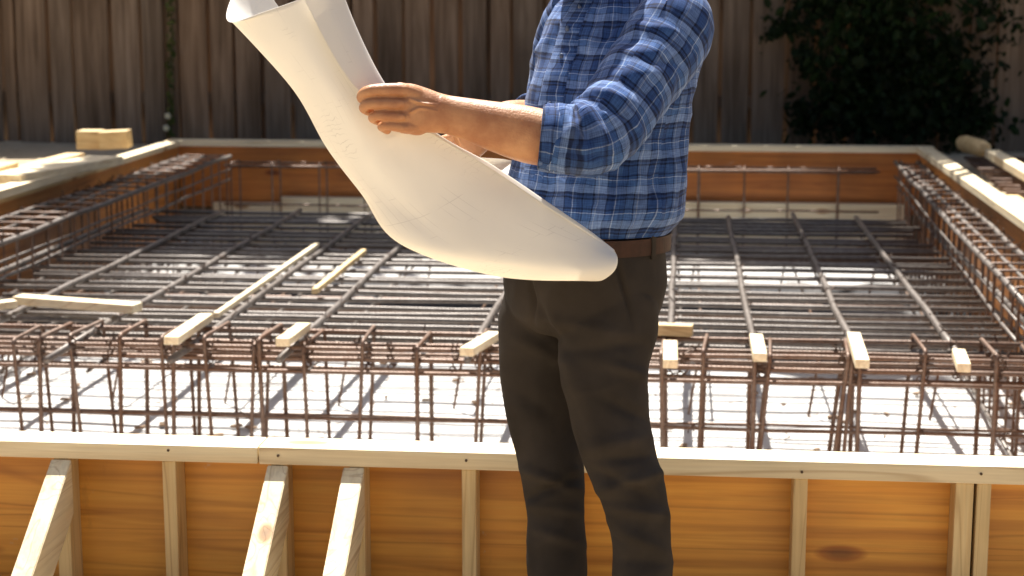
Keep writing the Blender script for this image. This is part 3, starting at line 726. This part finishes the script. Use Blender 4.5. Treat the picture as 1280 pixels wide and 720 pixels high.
body.chain([at(538,150,3.30), at(524,158,3.292), at(510,158,3.285)], [.014,.017,.014])       # heel of the hand
body.chain([at(540,128,3.31), at(522,117,3.322), at(505,117,3.338), at(482,122,3.340)], [.015,.0145,.012,.0095])   # thumb behind the sheet
for (x, y, d, r) in ((501,112,3.259,.0085),(499,129.5,3.2555,.0085),(500,146,3.258,.008),(504,159.5,3.264,.0075)):   # knuckles
    body.ball(at(x, y, d), r*1.3, r*.7, r*.9)
body.chain([at(512,124,3.262), at(528,129,3.2625), at(548,132,3.271)], [.003,.0022,.002]); body.chain([at(514,140,3.2605), at(526,135,3.263), at(545,139,3.268)], [.003,.0022,.002])
# right forearm and hand
body.rings(limb_loft([(676,151,3.74,.042,.042),(650,150,3.68,.043,.043),(630,152,3.64,.041,.038),(612,161,3.61,.034,.030),(598,172,3.585,.029,.026)], 5, 28))
body.rings(limb_loft([(604,170,3.59,.030,.024),(590,178,3.57,.038,.022),(574,186,3.56,.042,.017)], 5, 28))
for j, (dx, dy) in enumerate(((-4, -13), (-3, -3), (1, 6), (7, 14))):
    s = 1-.07*j
    body.chain([at(582+dx, 183+dy, 3.565), at(560+dx*1.2, 188+dy, 3.575), at(551+dx, 194+dy, 3.60), at(560+dx, 199+dy, 3.625)], [.0115*s, .0105*s, .0098*s, .0085*s])
body.chain([at(598,182,3.58), at(592,196,3.60), at(580,204,3.615)], [.014,.0125,.0105])
# neck and head
body.chain([at(768,-10,3.62), at(757,-60,3.61), at(748,-92,3.60)], [.066,.060,.058])
HC = at(733, -142, 3.58); pitch_ = Matrix.Rotation(R(22), 3, LF)
def hd(f, l, u): return HC+pitch_ @ (FW*f+LF*l+UP*u)
HM = pitch_ @ Matrix((FW, LF, UP)).transposed()
body.ball(HC+pitch_ @ (UP*.03-FW*.01), .098, .077, .095, HM, 28); body.ball(hd(.025, 0, -.045), .070, .060, .070, HM, 24)
body.ball(hd(.060, 0, -.092), .026, .030, .022, HM)                     # chin
body.chain([hd(.088,0,.015), hd(.104,0,-.012), hd(.112,0,-.030)], [.009,.0115,.014])   # nose
for s in (-1, 1):
    body.ball(hd(-.005, s*.078, -.012), .017, .008, .030, HM); body.ball(hd(.080, s*.030, .024), .012, .026, .009, HM); body.ball(hd(.060, s*.040, -.030), .024, .020, .020, HM)
body.chain([hd(.088,-.022,-.062), hd(.097,0,-.060), hd(.088,.022,-.062)], [.006,.0085,.006]); body.chain([hd(.086,-.018,-.071), hd(.095,0,-.071), hd(.086,.018,-.071)], [.006,.009,.006])
# legs
NLEG = [(768,372,3.55,.085,.095),(762,410,3.54,.100,.100),(756,457,3.53,.093,.092),(765,525,3.52,.079,.080),(780,585,3.51,.071,.072),(790,615,3.52,.067,.068),(799,660,3.53,.062,.066),(803,720,3.54,.062,.064),(806,800,3.56,.064,.066),(808,868,3.57,.068,.074)]
FLEG = [(688,372,3.68,.095,.095),(680,410,3.69,.098,.100),(676,463,3.70,.086,.090),(683,545,3.70,.073,.076),(690,590,3.69,.067,.070),(693,640,3.70,.062,.064),(695,720,3.71,.064,.064),(697,790,3.72,.065,.066),(698,850,3.73,.068,.074)]
PELV = [(737,286,3.62,.176,.138,.140),(735,302,3.62,.180,.142,.148),(731,330,3.62,.185,.146,.158),(728,360,3.62,.185,.144,.158),(726,392,3.62,.168,.130,.145),(726,412,3.62,.13,.10,.115)]
for LG in (NLEG, FLEG):
    body.rings(limb_loft([(s[0], s[1], s[2], s[3]-.022, s[4]-.022) for s in LG[:-1]]+[(LG[-1][0], LG[-1][1], LG[-1][2], .036, .042)], 3, 24, ref=FW))
body.rings(body_loft(PELV, 3, 32, -.022))
base_p = V((at(735, 600, 3.62).x, at(735, 600, 3.62).y, 0))
person = remeshed('person', body, .0020, skin, None, 1, None, base_p)
person.location = base_p
tag(person, 'man in blue plaid shirt and dark trousers holding up a large paper sheet', 'person')
def child(o):       # put a mesh given in world coordinates under the person
    for v in o.data.vertices: v.co -= base_p
    o.parent = person; return o
def childp(o, par):
    for v in o.data.vertices: v.co -= base_p
    o.parent = par; return o
# trousers
tr = Soup()
tr.rings(body_loft(PELV, 5, 56))
def leg_wr(L): return L
for LG in (NLEG, FLEG): tr.rings(limb_loft(LG, 6, 44, ref=FW))
def sstep(a, b, x):
    t = max(0, min(1, (x-a)/(b-a))); return t*t*(3-2*t)
def fold(p, c, dirv, nrm, amp, sharp, length):
    """a soft crease: a ridge along dirv through c"""
    d = p-c; s = d.dot(nrm); l = d.dot(dirv); return amp*math.exp(-(s/sharp)**2)*math.exp(-(l/length)**2)
def crease(px0, py0, px1, py1, d, amp, sharp):
    a = at(px0, py0, d); b = at(px1, py1, d); dv = (b-a); ln = dv.length; dv.normalize()
    cam_d = (CAM-a).normalized(); nr = dv.cross(cam_d).normalized(); return (a+b)/2, dv, nr, amp, sharp, ln*.55, cam_d
TC = [crease(*q) for q in [(752,612,835,588,3.44,.008,.012),(745,590,815,622,3.44,-.007,.012),(745,575,815,570,3.44,-.006,.012),(760,632,838,645,3.44,.006,.012),(735,560,812,545,3.44,.005,.015),
     (648,585,722,612,3.62,.007,.012),(660,622,728,596,3.62,-.007,.011),(655,632,732,640,3.62,.004,.011),
     (664,372,712,440,3.48,-.006,.012),(690,395,735,520,3.48,.006,.018),(672,398,770,415,3.47,.005,.014),(700,440,800,430,3.45,-.005,.014),(760,455,812,470,3.45,.005,.012),(756,500,812,525,3.45,-.005,.013),
     (660,345,666,400,3.5,-.006,.005),(768,320,788,392,3.45,-.006,.005),(640,420,700,450,3.6,.005,.015),(632,480,690,520,3.62,-.004,.018),(742,680,765,720,3.46,.004,.02),(775,660,832,690,3.46,.006,.014),(770,700,832,705,3.46,-.004,.014),(664,660,728,680,3.63,.005,.013)]]
def cloth_creases(L, p, nn):
    s = 0
    for (c, dv, nr, amp, sh, ln, cd_) in L:
        f = nn.dot(cd_)
        if f > .05: s += fold(p, c, dv, nr, amp, sh, ln)*min(1, f*2.5)
    return s
def tdisp(p, nn):
    w = noise.noise(V((p.x*7+p.z*3, p.y*7, p.z*6)))*.006+noise.noise(p*17)*.0012+.006*(.35-abs(noise.noise(V((p.x*6+p.z*7, p.y*6, p.z*8-p.x*9)))))
    q = noise.noise(V((p.x*5, p.y*5, p.z*26+p.x*12)))
    knee = math.exp(-((p.z-.47)/.09)**2); ank = math.exp(-((p.z-.1)/.12)**2)
    w += (.5-abs(q))*.005*(knee*.6+ank*1.2)
    return w+1.6*cloth_creases(TC, p, nn)
trousers = remeshed('trousers', tr, .0045, twill, None, 6, tdisp); child(trousers)
# belt
def strip_on(stations, z0, z1, thick, name, m_, seg=96):
    r0 = body_loft([stations[0]]*2, 1, seg, thick)[0]; c = sum(r0, V((0,0,0)))/len(r0)
    mb = MB(); vs = []; fs = []
    for (g, dz) in ((0, z0), (thick, z0), (thick, z1), (0, z1)):
        for k, v in enumerate(r0):
            d = (v-c); d.z = 0; vs.append(v-d.normalized()*(thick-g)+V((0,0,dz)))
    n = seg
    for i in range(4):
        for k in range(n): fs.append((i*n+k, i*n+(k+1)%n, ((i+1)%4)*n+(k+1)%n, ((i+1)%4)*n+k))
    mb.add(vs, fs); return mb
bst = (736,296,3.62,.181,.145,.148)
mb = strip_on([bst], -.017, .017, .005, 'belt', leather); belt = mb.build('belt', leather, None, smooth=False); child(belt)
def on_belt(ang, z=0, out=.006):
    c = at(*bst[:3]); s_ = math.sin(ang); return c+LF*math.cos(ang)*(bst[3]+out)+FW*s_*((bst[4] if s_ > 0 else bst[5])+out)+V((0,0,z))
for ang in (-.15, .75, 2.4, -1.57, 3.3):
    mb = MB(); p = on_belt(ang); t = (on_belt(ang+.05)-on_belt(ang-.05)).normalized(); mb.beam(p+V((0,0,-.026)), p+V((0,0,.026)), .012, .005, t.cross(UP).normalized()*-1, .0015)
    childp(mb.build('belt_loop', twill, None), trousers)
mb = MB(); pb = on_belt(1.5708, 0, .011); t = LF
mb.tube(loop_pts(pb-t*.024+UP*.02, pb-t*.024-UP*.02, pb+t*.024-UP*.02, pb+t*.024+UP*.02, .006), .003, 8, closed=True); mb.beam(pb-t*.022, pb+t*.024, .004, .004, UP, .001)
childp(mb.build('buckle', brass, None, smooth=True), belt)
# waistband seam line and fly are carried by creases; back pocket rim
# shoes
for LG, s in ((NLEG, 1), (FLEG, -1)):
    a = at(LG[-1][0], LG[-1][1], LG[-1][2]); g = V((a.x, a.y, 0)); s_ = Soup()
    rings = []
    for (f, w, h, z) in ((-.075,.026,.03,.035),(-.06,.036,.05,.05),(-.02,.038,.058,.058),(.03,.040,.050,.050),(.08,.046,.036,.036),(.13,.048,.028,.030),(.17,.040,.022,.026),(.195,.02,.014,.02)):
        rings.append([g+FW*f+LF*math.cos(t)*w+UP*(z+math.sin(t)*h*.95) for t in [2*math.pi*k/24 for k in range(24)]])
    s_.rings(rings); sh = remeshed('shoe', s_, .005, shoe_m, None, 3); child(sh)
    so = MB(); out = [(-.085,.03),(-.06,.04),(0,.040),(.07,.049),(.13,.052),(.18,.042),(.205,.02)]
    poly = [(f, w) for f, w in out]+[(f, -w) for f, w in out[::-1]]; n = len(poly)
    so.add([g+FW*f+LF*w+UP*.001 for f, w in poly]+[g+FW*f+LF*w+UP*.022 for f, w in poly], [tuple(range(n))[::-1], tuple(range(n, 2*n))]+[(i, (i+1)%n, n+(i+1)%n, n+i) for i in range(n)])
    childp(so.build('sole', flat('rubber_sole', (.03,.025,.02), .7), None), sh)
# hair, eyes
h_ = Soup(); h_.ball(HC+pitch_ @ (UP*.042-FW*.018), .102, .083, .094, HM, 32); h_.ball(hd(-.055, 0, -.02), .055, .072, .06, HM)
hair = remeshed('hair', h_, .004, hair_m, None, 3, lambda p, n: .004*noise.noise(p*60)); child(hair)
for s in (-1, 1):
    e = MB(); bm = bmesh.new(); bmesh.ops.create_uvsphere(bm, u_segments=16, v_segments=10, radius=.0125); c = hd(.082, s*.031, .006)
    bm.verts.index_update(); e.add([v.co+c for v in bm.verts], [[v.index for v in f.verts] for f in bm.faces]); bm.free()
    ey = e.build('eye', eye_m, None, smooth=True); child(ey)
    e = MB(); q = hd(.0925, s*.031, .004); e.tube([q, q+(c-q).normalized()*-.003], [.006, .003], 12); childp(e.build('iris', flat('iris_brown', (.08,.04,.02), .2), None, smooth=True), ey)

# ---- shirt: torso and sleeves with cloth coordinates in metres
def cloth(rings, name, disp, m_, flipv=False, circ=None, u0=0):
    n = len(rings[0]); vs = []; uvs = []; v = 0; fs = []; prev = None
    cent = [sum(r, V((0,0,0)))/n for r in rings]
    mid = rings[len(rings)//2]; per = circ or sum((mid[k]-mid[(k+1)%n]).length for k in range(n))
    per = round(per/.086)*.086
    for i, r in enumerate(rings):
        if i: v += (cent[i]-cent[i-1]).length
        tdir = (cent[min(i+1,len(cent)-1)]-cent[max(i-1,0)]).normalized()
        for k in range(n+1):
            p = r[k % n]; t = r[(k+1)%n]-r[k-1 if k < n else k-1-0 if k-1 < n else 0] if k < n else r[1]-r[n-1]
            nn = t.cross(tdir).normalized()
            if nn.dot(p-cent[i]) < 0: nn = -nn
            dd = disp(p, nn, k/n, i/(len(rings)-1), v) if disp else 0
            vs.append(p+nn*dd); uvs.append((u0+per*k/n, v))
    w = n+1
    for i in range(len(rings)-1):
        for k in range(n): fs.append((i*w+k, i*w+k+1, (i+1)*w+k+1, (i+1)*w+k))
    return vs, fs, uvs
SC = [crease(*q) for q in [(770,28,744,62,3.45,-.014,.010),(690,20,745,50,3.5,.005,.014),(742,75,700,60,3.5,-.005,.012),(735,110,690,150,3.5,.007,.014),(720,120,680,170,3.5,-.006,.012),
     (838,110,800,190,3.5,.007,.014),(850,130,820,220,3.5,-.008,.012),(866,96,835,120,3.5,-.010,.010),(870,75,838,96,3.5,.008,.010),(800,215,770,262,3.45,.008,.016),(780,215,740,250,3.45,-.008,.014),(835,200,800,270,3.5,-.007,.014),
     (760,225,762,285,3.45,.007,.012),(740,235,735,290,3.45,-.006,.010),(715,215,705,285,3.48,.006,.012),(790,240,792,288,3.47,-.006,.010),(690,215,680,270,3.52,-.005,.012),(665,150,660,230,3.58,.004,.012),(810,235,822,285,3.5,.007,.010),
     (700,215,760,232,3.45,-.006,.012),(690,80,672,150,3.55,.004,.012),(860,140,850,240,3.55,.005,.012)]]
def shirt_disp(p, nn, u, s, v):
    w = .006*noise.noise(p*9)+.003*noise.noise(V((p.x*26, p.y*26, p.z*15)))
    bl = math.exp(-((p.z-1.06)/.06)**2)*min(1, v/.03)     # blousing above the belt: upright pleats
    w += bl*(.004+.009*(.5-abs(noise.noise(V((u*26, 0, p.z*3))))))
    w += .010*(.5-abs(noise.noise(V((p.x*8+p.z*9, p.y*8, p.z*13)))))
    return w+cloth_creases(SC, p, nn)
rt = body_loft([(739,284,3.62,.181,.143,.139),(741,272,3.62,.191,.160,.149)]+TORSO[3:], 14, 200)
vs, fs, uv = cloth(rt, 'shirt', shirt_disp, plaid)
shirt = child(link('shirt', vs, fs, plaid, None, True, uv))
LC = [crease(*q) for q in [(705,140,735,205,3.25,.008,.008),(718,138,752,203,3.25,-.009,.008),(732,136,765,190,3.27,.008,.009),(745,134,778,178,3.28,-.008,.008),(715,120,790,150,3.29,-.008,.008),(722,108,800,132,3.3,.007,.010),
     (742,92,812,118,3.33,-.006,.009),(745,70,800,66,3.37,.007,.010),(760,48,815,50,3.38,-.007,.010),(780,30,840,40,3.4,.006,.009),(775,90,835,95,3.37,.005,.011),(690,136,712,205,3.25,-.005,.007),(800,75,850,80,3.39,-.006,.009),(760,120,800,160,3.3,.006,.009),
     (728,150,700,180,3.24,.006,.009),(715,190,760,196,3.26,-.007,.007)]]
def slv_disp(p, nn, u, s, v):
    w = .005*noise.noise(p*13)+.002*noise.noise(p*38)
    el = math.exp(-((s-.68)/.14)**2)
    w += el*.014*(.5-abs(noise.noise(V((v*26, u*5, 1)))))+.008*(.5-abs(noise.noise(V((v*16+u*3, u*4, 5)))))
    return w+cloth_creases(LC, p, nn)
rs = limb_loft(LARM, 18, 130, .002)
vs, fs, uv = cloth(rs, 'sleeve', slv_disp, plaid); childp(link('sleeve', vs, fs, plaid, None, True, uv), shirt)
rs = limb_loft(RARM, 14, 90, .002)
vs, fs, uv = cloth(rs, 'sleeve', slv_disp, plaid); childp(link('sleeve', vs, fs, plaid, None, True, uv), shirt)
# rolled cuffs: a thick band folded back on itself
def cuff(st, name='cuff'):
    r = limb_loft(st, 8, 110)
    def cd_(p, nn, u, s, v):
        return .006*math.sin(math.pi*min(1, max(0, s)))**.35+.0018*noise.noise(p*40)+.0014*noise.noise(V((v*60, u*8, 2)))
    vs, fs, uv = cloth(r, 'cuff', cd_, plaid, u0=.03)
    uv = [(a, b+.021) for a, b in uv]; n = len(r[0])+1
    # inner return so the cuff has an edge
    last = vs[-n:]; c = sum(last, V((0,0,0)))/n
    k0 = len(vs)
    for q in (0, 1):
        for i, p in enumerate(last):
            vs.append(p+(c-p).normalized()*(.004+.004*q)+(at(760,150,3.3)-at(680,150,3.3)).normalized()*(.0 if q == 0 else .03)); uv.append((uv[k0-n+i][0], uv[k0-1][1]+.004*(q+1)))
    for q in (0, 1):
        a0 = k0-n+q*n
        for i in range(n-1): fs.append((a0+i, a0+i+1, a0+n+i+1, a0+n+i))
    childp(link(name, vs, fs, plaid, None, True, uv), shirt)
cuff([(716,174,3.30,.0615,.063),(700,173.5,3.30,.061,.062),(686,172.5,3.30,.0605,.061),(675,171.5,3.30,.060,.060)])
cuff([(678,153,3.74,.058,.058),(668,152.5,3.72,.056,.056),(661,152,3.70,.055,.055),(655,151.5,3.69,.0545,.0545)])
# collar
rc = []
for (g, dz, fr) in ((.012, -.022, .0), (.016, .0, .006), (.010, .024, .0), (.020, .030, .0), (.032, .010, .008), (.040, -.012, .014)):
    c = at(770,-32,3.62)+V((0,0,dz)); r = []
    for k in range(72):
        t = 2*math.pi*k/72; s_ = math.sin(t); dip = -.03*max(0, s_)**3
        r.append(c+LF*math.cos(t)*(.068+g)+FW*s_*(.066+g+fr*2*max(0, s_))+V((0,0,dip)))
    rc.append(r)
vs, fs, uv = cloth(rc, 'collar', None, plaid); childp(link('collar', vs, fs, plaid, None, True, uv), shirt)
# placket and buttons on the front
fr_ = 50  # ring vertex that faces forward (sin = 1)
pl_v = []; pl_f = []; pl_u = []
nR = len(rt)
for i in range(3, nR-30):
    for j, dk in enumerate((-5, -4, 0, 4, 5)):
        k = fr_+dk; p = rt[i][k]; t = rt[i][k+1]-rt[i][k-1]; nn = t.cross(UP).normalized()
        if nn.dot(FW) < 0: nn = -nn
        off = shirt_disp(p, nn, k/200, i/(nR-1), 0)+(.0005 if j in (0, 4) else .0032)
        pl_v.append(p+nn*off); pl_u.append((.02+.005*dk, i*.01))
    if i > 4:
        b = len(pl_v)-10
        for j in range(4): pl_f.append((b+j, b+j+1, b+j+6, b+j+5))
childp(link('placket', pl_v, pl_f, plaid, None, True, pl_u), shirt)
for i in range(14, nR-34, 15):
    p = rt[i][fr_]; off = shirt_disp(p, FW, .25, 0, 0)+.003; mb = MB(); q = p+FW*off
    mb.tube([q, q+FW*.002, q+FW*.003], [.0058, .0058, .004], 14); childp(mb.build('button', button_m, None, smooth=True), shirt)

# ------------------------------------------------------------------ the sheet of paper
ST = [
 [(378,-18,3.284),(410,-20,3.296),(437,-22,3.320),(392,-5,3.300),(342,14,3.305),(288,28,3.350),(286,5,3.43),(305,-25,3.47),(333,-45,3.49)],
 [(382,4,3.284),(408,0,3.296),(431,-2,3.325),(388,8,3.300),(344,21,3.305),(298,35,3.355),(299,13,3.43),(317,-10,3.47),(345,4,3.49)],
 [(446,112,3.286),(465,107,3.298),(481,104,3.318),(448,108,3.312),(410,113,3.305),(368,114,3.350),(378,98,3.45),(405,90,3.50),(432,92,3.52)],
 [(538,167.5,3.331),(540,166.3,3.331),(541,166,3.335),(500,182,3.325),(455,194,3.322),(409,186,3.360),(430,178,3.47),(490,172,3.56),(556,186,3.60)],
 [(609,209.5,3.336),(611,208.3,3.336),(612,208,3.340),(566,236,3.330),(515,266,3.328),(452,243,3.360),(490,240,3.52),(570,222,3.66),(650,204,3.72)],
 [(681,257.5,3.316),(683,256.3,3.316),(684,256,3.320),(648,286,3.308),(592,318,3.300),(498,304,3.340),(540,290,3.42),(600,270,3.47),(650,258,3.48)],
 [(732,290.5,3.316),(734,289.3,3.316),(735,289,3.320),(722,312,3.300),(698,336,3.290),(618,345,3.320),(640,335,3.38),(678,320,3.40),(705,305,3.39)],
 [(759,309.5,3.326),(761,308.3,3.326),(762,308,3.330),(768,322,3.290),(762,338,3.285),(735,351,3.305),(728,345,3.35),(733,330,3.365),(742,318,3.355)],
 [(765,314.5,3.326),(767,313.3,3.326),(768,313,3.330),(770,324,3.300),(765,340,3.295),(752,350,3.310),(744,342,3.345),(745,330,3.355),(750,320,3.350)]]
ctl = [[at(*p) for p in s] for s in ST]
rows = [spline([tuple(p) for p in s], 12) for s in ctl]      # smooth across the sheet
G = []
for j in range(len(rows[0])): G.append(spline([tuple(r[j]) for r in rows], 14))
nu, nv2 = len(G), len(G[0])
vs = []; uv = []; fs = []
for j in range(nu):
    acc = 0
    for i in range(nv2):
        p = V(G[j][i]); 
        if i: acc += (p-V(G[j][i-1])).length
        p += V((0, 1, 0))*(.0016*noise.noise(p*9)+.0006*noise.noise(p*30))
        vs.append(p); uv.append((acc, j*.012))
for j in range(nu-1):
    for i in range(nv2-1): fs.append((j*nv2+i, (j+1)*nv2+i, (j+1)*nv2+i+1, j*nv2+i+1))
c0 = at(520, 200, 3.4)
sheet_o = link('paper_sheet', [v-c0 for v in vs], fs, paper_m, None, True, uv); sheet_o.location = c0
sm = sheet_o.modifiers.new('sm', 'SMOOTH'); sm.factor = .5; sm.iterations = 6
so = sheet_o.modifiers.new('so', 'SOLIDIFY'); so.thickness = .0005; so.offset = 0
tag(sheet_o, 'large curled cream drawing sheet held in both hands in front of the man', 'blueprint')

# ------------------------------------------------------------------ debris on the pad
db = MB()
for k in range(260):
    x = random.uniform(XL+.2, XR-.1); y = random.uniform(6.4, 9.5); z = PIT+.012+(.01 if y > 8.25 else 0); a = random.uniform(0, 3.14); l = random.uniform(.01, .05)
    if random.random() < .55: db.tube([(x, y, z), (x+math.cos(a)*l, y+math.sin(a)*l, z+jit(.005)+.004), (x+math.cos(a+.5)*l*2, y+math.sin(a+.5)*l*2, z)], .002, 4)
    else:
        M = Matrix.Translation((x, y, z)) @ Matrix.Rotation(a, 4, 'Z'); db.box((-l*.5, -l*.25, -.003), (l*.5, l*.25, .006), M, 0)
tag(db.build('debris', flat('debris_brown', (.22, .14, .08), .8), None), kind='stuff')

# ------------------------------------------------------------------ light
w = bpy.data.worlds.new('World'); bpy.context.scene.world = w; w.use_nodes = True
nt = w.node_tree; nt.nodes.clear(); out = nt.nodes.new('ShaderNodeOutputWorld'); bg = nt.nodes.new('ShaderNodeBackground'); sky = nt.nodes.new('ShaderNodeTexSky')
sky.sky_type = 'NISHITA'; sky.sun_disc = False; sky.sun_elevation = R(SUN_EL); sky.sun_rotation = R(SUN_AZ); sky.dust_density = 4; sky.ozone_density = .6
bg.inputs[1].default_value = .052; nt.links.new(sky.outputs[0], bg.inputs[0]); nt.links.new(bg.outputs[0], out.inputs[0])
sl = bpy.data.lights.new('sun', 'SUN'); sl.energy = 5.0; sl.angle = R(.5); sl.color = (1, .955, .885)
so_ = bpy.data.objects.new('sun', sl); C.objects.link(so_); so_.rotation_euler = (-sd).to_track_quat('-Z', 'Y').to_euler(); so_.location = (0, 10, 12)
sc = bpy.context.scene
sc.view_settings.view_transform = 'Standard'; sc.view_settings.look = 'None'; sc.view_settings.exposure = 1.27; sc.view_settings.gamma = 1
